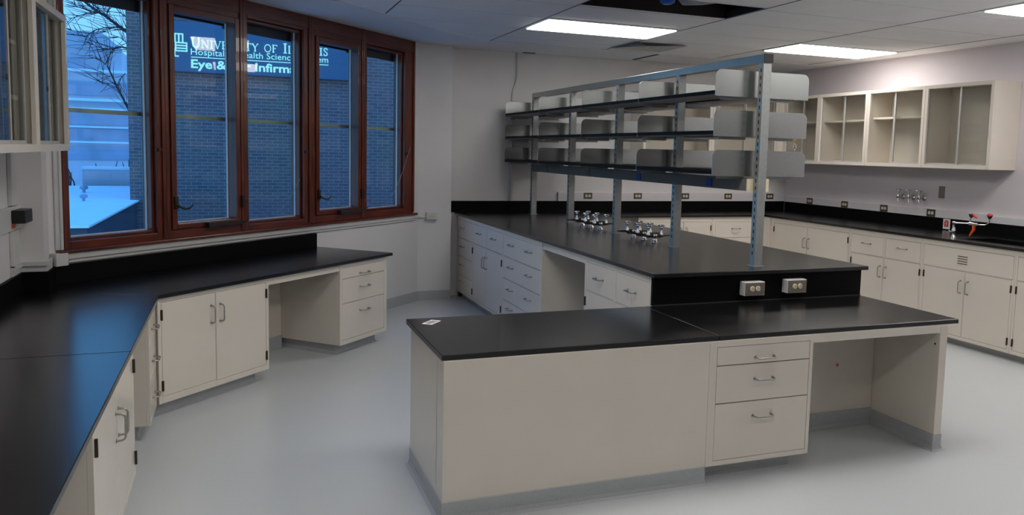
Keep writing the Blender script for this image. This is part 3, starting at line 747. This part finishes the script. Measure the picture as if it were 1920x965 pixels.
dup(wv, (XR, 6.60, 1.225), RZ, 'chrome wall valve farthest from the grey switch plate')
dup(wv, (XR, 6.32, 1.225), RZ, 'chrome wall valve next to the grey switch plate')
# eyewash / faucet
t = thing('eyewash_faucet', 'chrome eyewash faucet with red capped heads beside the sink', 'eyewash', (6.03, 5.40, ZR))
MB().lathe([(.026, 0), (.026, .006), (.017, .012), (.015, .045), (.019, .05), (.019, .07), (.014, .075), (.014, .128), (.017, .13), (.017, .143), (.008, .148)], (0, 0, 0), 16).build('column', 'chrome', t)
MB().tube([(0, -.01, .05), (-.02, .02, .05), (-.022, .03, .06)], .009, 8).build('inlet', 'chrome', t)
MB().tube([(0, 0, .132), (.01, -.08, .136), (.015, -.15, .14)], .0065, 10).build('arm', 'chrome', t)
MB().tube([(.015, -.15, .14), (.02, -.235, .138)], .015, 12).build('manifold', 'chrome', t)
for (p, lab) in (([(.015, -.155, .15), (.015, -.157, .185), (.02, -.16, .19)], 0), ([(.02, -.235, .136), (.03, -.30, .14), (.035, -.33, .16), (.036, -.332, .195)], 1)):
    s_ = MB().tube(p, .006, 8).build('spout', 'chrome', t)
    e = p[-1]
    MB().lathe([(.008, 0), (.016, .012), (.023, .026), (.021, .034)], e, 14).build('nozzle_cup', 'blk', s_)
    cp = MB()
    if lab: cp.lathe([(.024, .026), (.025, .036), (.016, .046), (.004, .048)], e, 14)
    else: cp.tube([(e[0], e[1] - .01, e[2] + .03), (e[0] + .002, e[1] - .045, e[2] + .012), (e[0] + .002, e[1] - .055, e[2] + .002)], [.012, .010, .006], 10)
    cp.build('dust_cap', 'red', s_)
MB().tube([(.016, -.195, .128), (.014, -.198, .09), (.002, -.185, .055), (-.006, -.175, .03)], [.014, .013, .010, .005], 8).build('pull_tag', 'orange', t)
# red and white card
t = thing('notice_card', 'small white notice card with a red mark leaning on the sink wall backsplash', 'card', (XR - .03, 5.988, ZR + .012), RZ)
MB().box(-.042, .042, -.003, 0, 0, .1).build('card', 'paper', t)
MB().plate([(-.024, .022), (.024, .022), (.024, .07)] + [(.024 * math.cos(a * PI / 8), .07 + .018 * math.sin(a * PI / 8)) for a in range(1, 8)] + [(-.024, .07)], -.0045, -.003).build('red_mark', 'red', t)
gl = MB().plate([(-.003, .03), (.003, .03), (.003, .078), (-.003, .078)], -.006, -.0045); gl.plate([(-.010, .05), (.010, .05), (.010, .056), (-.010, .056)], -.006, -.0045); gl.build('glyph', 'paper', t)

# left wall: switch, raceway
t = thing('switch_box', 'black switch on a white surface box on the left wall', 'switch', (XL, 5.13, 1.17), RL)
MB().box(-.42, .245, -.02, 0, -.062, .068).build('box', 'white', t, bevel=.004)
MB().box(-.01, .17, -.085, -.02, -.022, .05).build('switch_body', 'blk', t, bevel=.006)
MB().box(.1705, .174, -.06, -.04, -.005, .03).build('rocker', 'white', t)
MB().box(-.01, .06, -.024, -.02, -.05, -.024).build('rust_mark', 'orange', t)
t = thing('wiring_channel', 'white vertical wiring channel on the left wall above and below the black switch', 'wiring channel', (XL, 0, 0))
MB().box(.001, .022, 5.15, 5.27, 1.243, ZC - .01).build('upper_run', 'white', t, bevel=.003)
MB().box(.001, .022, 5.15, 5.27, .90, 1.105).build('lower_run', 'white', t, bevel=.003)
t = thing('wiring_channel', 'white horizontal wiring channel wrapping the corner column to the corner outlet', 'wiring channel', (0, 0, 0))
MB().prism([(XL + .001, 5.15), (XL + .024, 5.15), (XL + .024, 5.326), (-1.012, 5.326), (-1.012, 5.40), xy(3.19, NW + .02), xy(3.18, NW + .003), (-1.033, 5.5), (-1.033, 5.349), (XL + .001, 5.349)], .885, .908).build('strip', 'white', t)
MB().prism([(XL + .001, 5.15), (XL + .012, 5.15), (XL + .012, 5.338), (-1.022, 5.338), (-1.022, 5.5), (-1.033, 5.5), (-1.033, 5.349), (XL + .001, 5.349)], .8505, .885).build('skirt', 'white', t)
q = xy(3.225, NW)
t = thing('corner_outlet', 'white outlet box on the wall corner at the left end of the sill', 'power outlet', (q[0], q[1], .89), WA)
MB().box(-.045, .035, -.06, .0, -.035, .04).build('box', 'white', t, bevel=.004)
MB().box(.0352, .038, -.055, -.004, -.03, .036).build('cover_plate', 'plated', t)
MB().lathe([(.014, 0), (.014, .003)], (.038, -.03, .0), 12, 0, 'x').build('receptacle', 'ivory', t)
t = outlet('white boxed outlet on the wall just right of the window sill', (1.935, 8.375, .905), .03, .125, .078, .045, 'white', 'white')
cd = MB().tube([xy(7.1, NW + .02) + (.893,), (1.795, 8.358, .893), (1.83, 8.355, .893), (1.872, 8.356, .893)], .011, 8).build('wiring_tube', 'white'); tag(cd, 'thin white wiring tube from the sill to the boxed outlet', 'conduit')
# conduit on the back wall
cd = MB().tube([(2.93, YB - .012, ZC - .01), (2.928, YB - .012, 2.42), (2.91, YB - .012, 2.34), (2.885, YB - .012, 2.27), (2.88, YB - .012, 2.2), (2.885, YB - .012, 1.5), (2.885, YB - .012, 1.06)], .013, 10).build('conduit', 'white'); tag(cd, 'white painted kinked conduit running down the back wall', 'conduit')
MB().box(2.865, 2.905, YB - .028, YB - .001, 1.955, 1.985).build('strap', 'plate', cd)

# ------------------------------------------------------------------ ceiling fittings
def ceiling_light(label, x0, y0, w=1.22, d=.59):
    t = thing('ceiling_light', label, 'ceiling light', (x0, y0, ZC), 0, 'recessed fluorescent ceiling panels')
    fr = MB()
    for (a0, a1, b0, b1) in ((0, w, 0, .016), (0, w, d - .016, d), (0, .016, .016, d - .016), (w - .016, w, .016, d - .016)):
        fr.box(a0, a1, b0, b1, -.010, -.002)
    fr.build('frame', 'white', t, bevel=.002)
    MB().box(.016, w - .016, .016, d - .016, -.018, -.0025).build('diffuser', 'lens', t)
    return t
c1 = ceiling_light('lit ceiling panel beside the open ceiling tile above the far half of the island', 2.405, 6.265)
for (x, y, lab) in ((5.04, 6.42, 'lit ceiling panel near the right wall cabinets, partly behind the shelving post'), (5.02, 3.80, 'lit ceiling panel cut by the right edge of the view'),
                    (2.41, 3.1, 'lit ceiling panel above the peninsula, out of view'), (5.02, .9, 'lit ceiling panel at the near right, out of view'), (.25, 3.45, 'lit ceiling panel over the aisle by the left worktop, out of view'), (.25, .75, 'lit ceiling panel over the near end of the left worktop, out of view')):
    dup(c1, (x, y, ZC), 0, lab)
t = thing('ceiling_vent', 'square white ceiling air vent with dark louvres beyond the lights', 'air vent', (V0[0], V0[1], ZC))
fr = MB(); ws = VS
for k in range(5):
    o = k * .052; i = o + .03; z0_ = -.012 + k * .0018
    fr.add([(o, o, z0_), (ws - o, o, z0_), (ws - i, i, z0_ + .010), (i, i, z0_ + .010)], [(0, 1, 2, 3)])
    fr.add([(ws - o, o, z0_), (ws - o, ws - o, z0_), (ws - i, ws - i, z0_ + .010), (ws - i, i, z0_ + .010)], [(0, 1, 2, 3)])
    fr.add([(ws - o, ws - o, z0_), (o, ws - o, z0_), (i, ws - i, z0_ + .010), (ws - i, ws - i, z0_ + .010)], [(0, 1, 2, 3)])
    fr.add([(o, ws - o, z0_), (o, o, z0_), (i, i, z0_ + .010), (i, ws - i, z0_ + .010)], [(0, 1, 2, 3)])
fr.box(.262, ws - .262, .262, ws - .262, -.006, -.003)
fr.build('louvre', 'white', t)
MB().box(.03, ws - .03, .03, ws - .03, -.0012, -.0004).build('duct_opening', 'base', t)
sv = MB().box(4.29, 4.325, 7.88, 8.45, ZC - .010, ZC - .0055).build('slot_vent', 'slot'); tag(sv, 'thin black slot in the ceiling between vent and back wall', 'air vent')
sv = MB().box(2.98, 3.12, 8.50, 8.55, ZC - .010, ZC - .0055).build('ceiling_gap', 'slot'); tag(sv, 'small dark gap in the ceiling above the kinked conduit', 'gap')
# duct work seen through the open tile
fd = MB().tube([(3.19, 5.53, 2.83), (3.21, 5.48, 2.80), (3.28, 5.33, 2.79), (3.36, 5.14, 2.79), (3.44, 4.95, 2.80), (3.5, 4.7, 2.84)], [.03, .055, .06, .06, .06, .06], 16).build('flexible_duct', 'duct'); tag(fd, 'pale wrapped duct seen through the open ceiling tile', 'duct')
vb = thing('blue_valve_box', 'blue capped pipe end hanging in the open ceiling tile', 'pipe fitting', (3.03, 5.40, 2.77))
MB().lathe([(.02, .12), (.045, .10), (.055, .06), (.055, .0), (.045, -.02)], (0, 0, 0), 18).build('body', 'duct', vb)
MB().lathe([(.058, .03), (.062, .0), (.055, -.03), (.035, -.045)], (-.012, 0, 0), 18).build('cap', 'bluep', vb)
MB().tube([(-.05, 0, .05), (-.18, .05, .03), (-.26, .1, .04)], .012, 8).build('pipe', 'plenum', vb)

# ------------------------------------------------------------------ outside the windows
YW = 18.0
bld = thing('brick_building', 'brick building wing filling the view through the four right windows', 'building', (0, 0, 0))
bw = MB().box(-1.965, 16, YW, YW + 6, -9, 11).build('wall', 'brick', bld)
qn = MB().box(3.42, 3.62, YW - .015, YW, -1.5, 4.6, 0)
for k in range(36): qn.box(3.5, 3.66, YW - .03, YW - .015, -1.4 + .168 * k, -1.36 + .168 * k, 1)
qn.build('quoin_strip', ['quoin', 'snow'], bld)
# lit sign on the brick
sg = thing('building_sign', 'navy sign with lit pale blue lettering on the brick building', 'sign', (0, YW, 0))
bd = MB().box(-1.9 + .35, 2.33, -.14, -.001, 3.03, 4.02).build('board', 'signb', sg)
STROKE = {  # unit-height serif capitals: (advance, [polyline, weight])
    'U': (.78, [([(.16, 1), (.16, .34), (.22, .12), (.40, .02), (.58, .12), (.64, .34), (.64, 1)], 0)], [(.02, .30, 1), (.54, .74, 1)]),
    'N': (.84, [([(.14, 0), (.14, 1)], 1), ([(.14, 1), (.70, 0)], 0), ([(.70, 0), (.70, 1)], 1)], [(.02, .26, 0), (.0, .2, 1), (.58, .82, 1)]),
    'I': (.40, [([(.20, 0), (.20, 1)], 0)], [(.04, .36, 0), (.04, .36, 1)]),
    'V': (.76, [([(.10, 1), (.38, 0)], 0), ([(.38, 0), (.66, 1)], 1)], [(.0, .24, 1), (.54, .76, 1)]),
    'E': (.62, [([(.14, 0), (.14, 1)], 0), ([(.14, .97), (.54, .97)], 1), ([(.14, .52), (.44, .52)], 1), ([(.14, .03), (.56, .03)], 1), ([(.54, .97), (.54, .80)], 1), ([(.56, .03), (.56, .22)], 1)], [(.02, .2, 0), (.02, .2, 1)]),
    'R': (.72, [([(.14, 0), (.14, 1)], 0), ([(.14, .97), (.40, .97), (.54, .88), (.56, .74), (.52, .58), (.38, .50), (.14, .50)], 1), ([(.36, .50), (.64, 0)], 0)], [(.02, .28, 0), (.02, .2, 1), (.56, .74, 0)]),
    'S': (.56, [([(.48, .78), (.44, .92), (.28, .98), (.12, .90), (.10, .72), (.22, .58), (.38, .44), (.48, .30), (.44, .10), (.26, .02), (.12, .08), (.07, .26)], 2)], []),
    'T': (.66, [([(.33, 0), (.33, 1)], 0), ([(.04, .96), (.62, .96)], 1), ([(.04, .98), (.04, .78)], 1), ([(.62, .98), (.62, .78)], 1)], [(.2, .46, 0)]),
    'Y': (.72, [([(.08, 1), (.36, .48)], 0), ([(.36, .48), (.64, 1)], 1), ([(.36, .5), (.36, 0)], 0)], [(.24, .48, 0), (.0, .2, 1), (.54, .74, 1)]),
    'O': (.84, [([(.42 + .33 * math.sin(a * PI / 8), .5 + .48 * math.cos(a * PI / 8)) for a in range(17)], 2)], []),
    'F': (.60, [([(.14, 0), (.14, 1)], 0), ([(.14, .97), (.54, .97)], 1), ([(.14, .52), (.42, .52)], 1), ([(.54, .97), (.54, .80)], 1)], [(.02, .28, 0), (.02, .2, 1)]),
    'L': (.60, [([(.14, 0), (.14, 1)], 0), ([(.14, .03), (.54, .03)], 1), ([(.54, .03), (.54, .22)], 1)], [(.02, .26, 1), (.02, .2, 0)]),
}
def serif_line(text, x0, x1, zb, H, small=.78):
    tot = 0; lay = []
    for i, ch in enumerate(text):
        if ch == ' ': tot += .42 * H; continue
        h = H if (i == 0 or text[i - 1] == ' ') and ch in 'UI' else H * small
        lay.append((ch, tot, h)); tot += (STROKE[ch][0] + .04) * h
    k = (x1 - x0) / tot; mb = MB()
    for ch, ox, h in lay:
        adv, st, se = STROKE[ch]
        for pts, wt in st:
            w = (.15, .075, .105)[wt] * h
            for (a, b_) in zip(pts, pts[1:]):
                A = Vector((x0 + (ox + a[0] * h) * k, zb + a[1] * h)); B = Vector((x0 + (ox + b_[0] * h) * k, zb + b_[1] * h))
                d = (B - A); d.normalize(); nrm = Vector((-d.y, d.x)) * w / 2; ext = d * w * .12
                mb.plate([tuple(A - ext + nrm), tuple(B + ext + nrm), tuple(B + ext - nrm), tuple(A - ext - nrm)], -.165, -.141)
        for a, b_, top in se:
            zz = zb + (h - .07 * h if top else 0)
            mb.plate([(x0 + (ox + a * h) * k, zz), (x0 + (ox + b_ * h) * k, zz), (x0 + (ox + b_ * h) * k, zz + .07 * h), (x0 + (ox + a * h) * k, zz + .07 * h)], -.165, -.141)
    return mb
serif_line('UNIVERSITY OF ILLINOIS', -.80, 1.87, 3.515, .20).build('lettering', 'letter', sg)
def sans_line(text, x0, x1, zb, H, bold):
    cu = bpy.data.curves.new('line', 'FONT'); cu.body = text; cu.size = 1; cu.offset = bold; cu.extrude = .01; cu.resolution_u = 3
    ob = bpy.data.objects.new('line', cu); COL.objects.link(ob)
    dg = bpy.context.evaluated_depsgraph_get(); me = bpy.data.meshes.new_from_object(ob.evaluated_get(dg))
    bpy.data.objects.remove(ob)
    xs_ = [v.co.x for v in me.vertices]; a, b_ = min(xs_), max(xs_); sx_ = (x1 - x0) / (b_ - a); sz_ = H / .70
    for v in me.vertices:
        x, y, z = v.co; v.co = (x0 + (x - a) * sx_, -.15 + z * .9, zb + y * sz_)
    me.materials.clear(); me.materials.append(M['letter'])
    o = bpy.data.objects.new('lettering', me); COL.objects.link(o); o.parent = sg
    return o
sans_line('Hospital & Health Sciences System', -.80, 1.865, 3.372, .125, .0)
sans_line('Eye & Ear Infirmary', -.80, 1.46, 3.115, .165, .022)
MB().box(-.80, 1.87, -.16, -.141, 3.318, 3.332).build('rule', 'letter', sg)
lg = MB()
# woven cross emblem of striped squares
def eb(x0, x1, z0, z1): lg.box(x0, x1, -.165, -.141, z0, z1)
for x in (-1.17, -1.10, -1.03, -.96): eb(x, x + .028, 3.60, 3.775)
eb(-1.17, -.932, 3.752, 3.775)
for z in (3.42, 3.473, 3.526, 3.58): eb(-1.09, -.862, z, z + .024)
eb(-.888, -.862, 3.42, 3.604); eb(-1.09, -1.064, 3.42, 3.604)
for z in (3.50, 3.553, 3.606, 3.66): eb(-1.42, -1.19, z, z + .024)
eb(-1.42, -1.394, 3.50, 3.684)
for x in (-1.32, -1.25, -1.18, -1.11): eb(x, x + .028, 3.315, 3.48)
eb(-1.32, -1.02, 3.315, 3.338)
lg.build('emblem', 'letter', sg)
# snow covered flat roof in front of the brick wing
rf = thing('flat_roof', 'snow covered flat roof below the left window', 'roof', (0, 0, 0))
MB().prism([(-2.6, 12.45), (-1.87, 12.45), (-1.80, 17.95), (-1.97, 17.98), (-1.97, 23.6), (-9, 23.6), (-9, 12.45)], .42, .45).build('snow_layer', 'snow', rf)
MB().prism([(-8.9, 12.5), (-1.9, 12.5), (-1.85, 17.95), (-2.0, 23.5), (-8.9, 23.5)], -8, .42).build('walls', 'roofd', rf)
MB().box(-9, -1.97, 22.2, 22.35, .45, .50).build('snow_ridge', 'snow', rf)
pt = thing('roof_parapet', 'dark parapet wall with snow on top behind the flat roof', 'wall', (0, 24, 0))
MB().box(-3.72, -2.2, 0, .4, .2, .86).build('wall', 'facade', pt); MB().box(-3.74, -2.2, -.02, .42, .86, .93).build('snow_cap', 'snow', pt)
for (x, y, lab, s_) in ((-3.16, 20.5, 'round roof vent standing at the back of the snowy roof', .55), (-2.72, 17.6, 'low dark roof vent on the snow below the round one', .45)):
    v = thing('roof_vent', lab, 'roof vent', (x, y, .45))
    MB().lathe([(.06 * s_, 0), (.06 * s_, .16 * s_)], (0, 0, 0), 12).build('pipe', 'facaded', v)
    MB().lathe([(.10 * s_, .12 * s_), (.16 * s_, .17 * s_), (.15 * s_, .25 * s_), (.06 * s_, .30 * s_)], (0, 0, 0), 14).build('cap', 'facaded', v)
gd = MB().box(-60, 60, 5.5, 140, -8.6, -8.4).build('ground_outside', 'snow'); gd['kind'] = 'structure'
lr = MB().box(-1.95, 8, 10, 17.95, -1.6, -1.4).build('lower_roof', 'roofd'); tag(lr, 'dark lower roof at the foot of the brick wing', 'roof')
MB().box(-1.9, 7.9, 10.1, 17.9, -8.4, -1.6).build('walls', 'roofd', lr)
# far buildings
YO = 60
ob = thing('office_tower', 'blocky concrete tower block on the skyline through the left window', 'building', (0, YO, 0))
MB().box(-14, -7.95, 0, 10, -8, 8.6).build('wall', 'concrete', ob)
MB().prism([(-8, .5), (-6.9, .5), (-6.9, 9), (-8, 9)], -8, 7.5).build('side_wall', 'facade', ob)
wn = MB()
for z in (6.9, 5.0, 3.9): wn.box(-13.6, -9.0, -.06, 0, z - .9, z)
wn.build('window_band', 'facaded', ob)
o2 = thing('stepped_building', 'lower concrete building right of the tower block', 'building', (0, YO + 4, 0))
MB().box(-7.4, 4, 6, 16, -8, 7.0).build('wall', 'facade', o2)
MB().box(-7.2, 3.8, 5.92, 6, 5.2, 6.3).build('window_band', 'facaded', o2)
o3 = thing('long_facade', 'long low building with snowy ledges beyond the flat roof', 'building', (0, 46, 0))
MB().box(-18, 6, 0, 5, -8, 5.05).build('wall', 'facade', o3)
lw = MB(); ww = MB()
for z in (5.05, 3.62, 3.2, 2.3, 1.55): lw.box(-18, 6, -.22, 0, z - .06, z + .07 if z in (5.05, 3.62) else z + .03)
for z in (4.2, 2.75, 1.9, 1.0): ww.box(-17.5, 5.5, -.05, 0, z - .35, z + .32)
lw.build('snow_ledge', 'snow', o3); ww.build('window_band', 'facaded', o3)
sh = MB()
for k in range(70):
    x = -9 + 5.5 * random.random(); y = 33 + 3 * random.random(); z0_ = -.6; h_ = .5 + 1.1 * random.random()
    sh.tube([(x, y, z0_), (x + .1 * random.uniform(-1, 1), y, z0_ + h_ * .6), (x + .3 * random.uniform(-1, 1), y, z0_ + h_)], [.035, .025, .012], 5)
sh.box(-12, -3, 33, 37, -1.2, -.55)
tag(sh.build('hedge', 'bark'), 'bare snowy shrubs beyond the parapet', 'shrubs', kind='stuff')
# bare tree
tr = thing('bare_tree', 'bare winter tree with branches crossing the sky in the left window', 'tree', (0, 24.6, 0))
rnd = random.Random(3)
trunk = MB(); br = MB()
trunk.tube([(-.7, 0, -8), (-.75, .1, -3), (-.8, 0, 0), (-.9, 0, 3), (-1.0, .1, 6.5), (-1.2, 0, 9)], [.3, .25, .2, .15, .1, .04], 10)
BR = [
    ([(-3.69, 5.32), (-3.59, 5.19), (-3.34, 5.00), (-3.13, 4.88), (-2.95, 4.74), (-2.68, 4.54), (-2.46, 4.39)], 0.045, 0.075),
    ([(-4.00, 4.73), (-3.79, 4.83), (-3.55, 4.95), (-3.34, 4.98)], 0.012, 0.030),
    ([(-3.93, 5.20), (-3.81, 5.09), (-3.66, 5.05), (-3.34, 4.98)], 0.012, 0.030),
    ([(-3.65, 4.32), (-3.56, 4.39), (-3.41, 4.52), (-3.16, 4.61), (-2.89, 4.63), (-2.67, 4.60), (-2.46, 4.47)], 0.012, 0.040),
    ([(-3.65, 4.25), (-3.42, 4.12), (-3.27, 4.08), (-3.05, 4.07), (-2.87, 4.14), (-2.68, 4.12), (-2.47, 3.99)], 0.012, 0.040),
    ([(-3.04, 4.08), (-3.14, 3.81), (-3.20, 3.64)], 0.015, 0.025),
    ([(-3.20, 3.64), (-3.07, 3.34), (-2.93, 3.01), (-2.72, 2.57), (-2.51, 2.09)], 0.030, 0.060),
    ([(-3.54, 3.89), (-3.34, 3.77), (-3.20, 3.64)], 0.008, 0.020),
    ([(-3.24, 5.21), (-3.11, 5.07), (-3.13, 4.88)], 0.008, 0.020),
    ([(-3.00, 5.28), (-2.88, 5.09), (-2.67, 4.92)], 0.008, 0.025),
    ([(-3.97, 4.49), (-3.83, 4.39), (-3.65, 4.32)], 0.006, 0.012),
    ([(-3.26, 4.55), (-3.02, 4.42), (-2.83, 4.37), (-2.68, 4.25)], 0.008, 0.020),
    ([(-3.37, 5.01), (-3.45, 5.14), (-3.46, 5.24)], 0.008, 0.020),
    ([(-3.31, 3.46), (-3.19, 3.33), (-3.07, 3.34)], 0.006, 0.015),
    ([(-3.44, 3.32), (-3.29, 3.12), (-3.00, 3.17)], 0.006, 0.015),
    ([(-2.93, 3.01), (-2.86, 3.25), (-2.73, 3.43)], 0.008, 0.020),
]
for pts, r0, r1 in BR:
    n = len(pts); dy = rnd.uniform(-.5, .5)
    P3 = [(x, dy * (n - 1 - i) / n, z) for i, (x, z) in enumerate(pts)]
    br.tube(P3, [.6 * (r0 + (r1 - r0) * i / (n - 1)) for i in range(n)], 6)
    for i in range(n - 1):
        a, b_ = Vector(P3[i]), Vector(P3[i + 1])
        for _ in range(4):
            q = a.lerp(b_, rnd.random()); d = (a - b_).normalized()
            an = rnd.uniform(.35, .9) * rnd.choice((-1, 1)); L_ = rnd.uniform(.3, .9)
            d2 = Vector((d.x * math.cos(an) - d.z * math.sin(an), rnd.uniform(-.2, .2), d.x * math.sin(an) + d.z * math.cos(an)))
            m_ = q + d2 * L_ * .5 + Vector((0, 0, .04)); e = m_ + (d2 + Vector((rnd.uniform(-.3, .3), 0, rnd.uniform(-.1, .4)))) * L_ * .5
            br.tube([tuple(q), tuple(m_), tuple(e)], [.008, .006, .003], 4)
trunk.build('trunk', 'bark', tr); br.build('branches', 'bark', tr)

# ------------------------------------------------------------------ light
wd = bpy.data.worlds.new('dusk_sky'); SC.world = wd; wd.use_nodes = True
nt = wd.node_tree; bg = nt.nodes['Background']
tc = nt.nodes.new('ShaderNodeTexCoord'); sp = nt.nodes.new('ShaderNodeSeparateXYZ'); rp_ = nt.nodes.new('ShaderNodeValToRGB')
nt.links.new(tc.outputs['Generated'], sp.inputs[0]); nt.links.new(sp.outputs['Z'], rp_.inputs['Fac']); nt.links.new(rp_.outputs['Color'], bg.inputs['Color'])
rp_.color_ramp.elements[0].position = 0; rp_.color_ramp.elements[0].color = (.24, .60, .90, 1)
rp_.color_ramp.elements[1].position = .6; rp_.color_ramp.elements[1].color = (.10, .50, 1.4, 1)
bg.inputs['Strength'].default_value = 1.2

vs = SC.view_settings
vs.view_transform = 'Standard'; vs.look = 'None'; vs.gamma = 1; vs.use_curve_mapping = False; vs.exposure = 0.2
SC.display_settings.display_device = 'sRGB'
cy = SC.cycles
cy.use_denoising = True; cy.max_bounces = 10; cy.diffuse_bounces = 5; cy.glossy_bounces = 4; cy.transparent_max_bounces = 16
cy.caustics_reflective = False; cy.caustics_refractive = False; cy.sample_clamp_indirect = 6
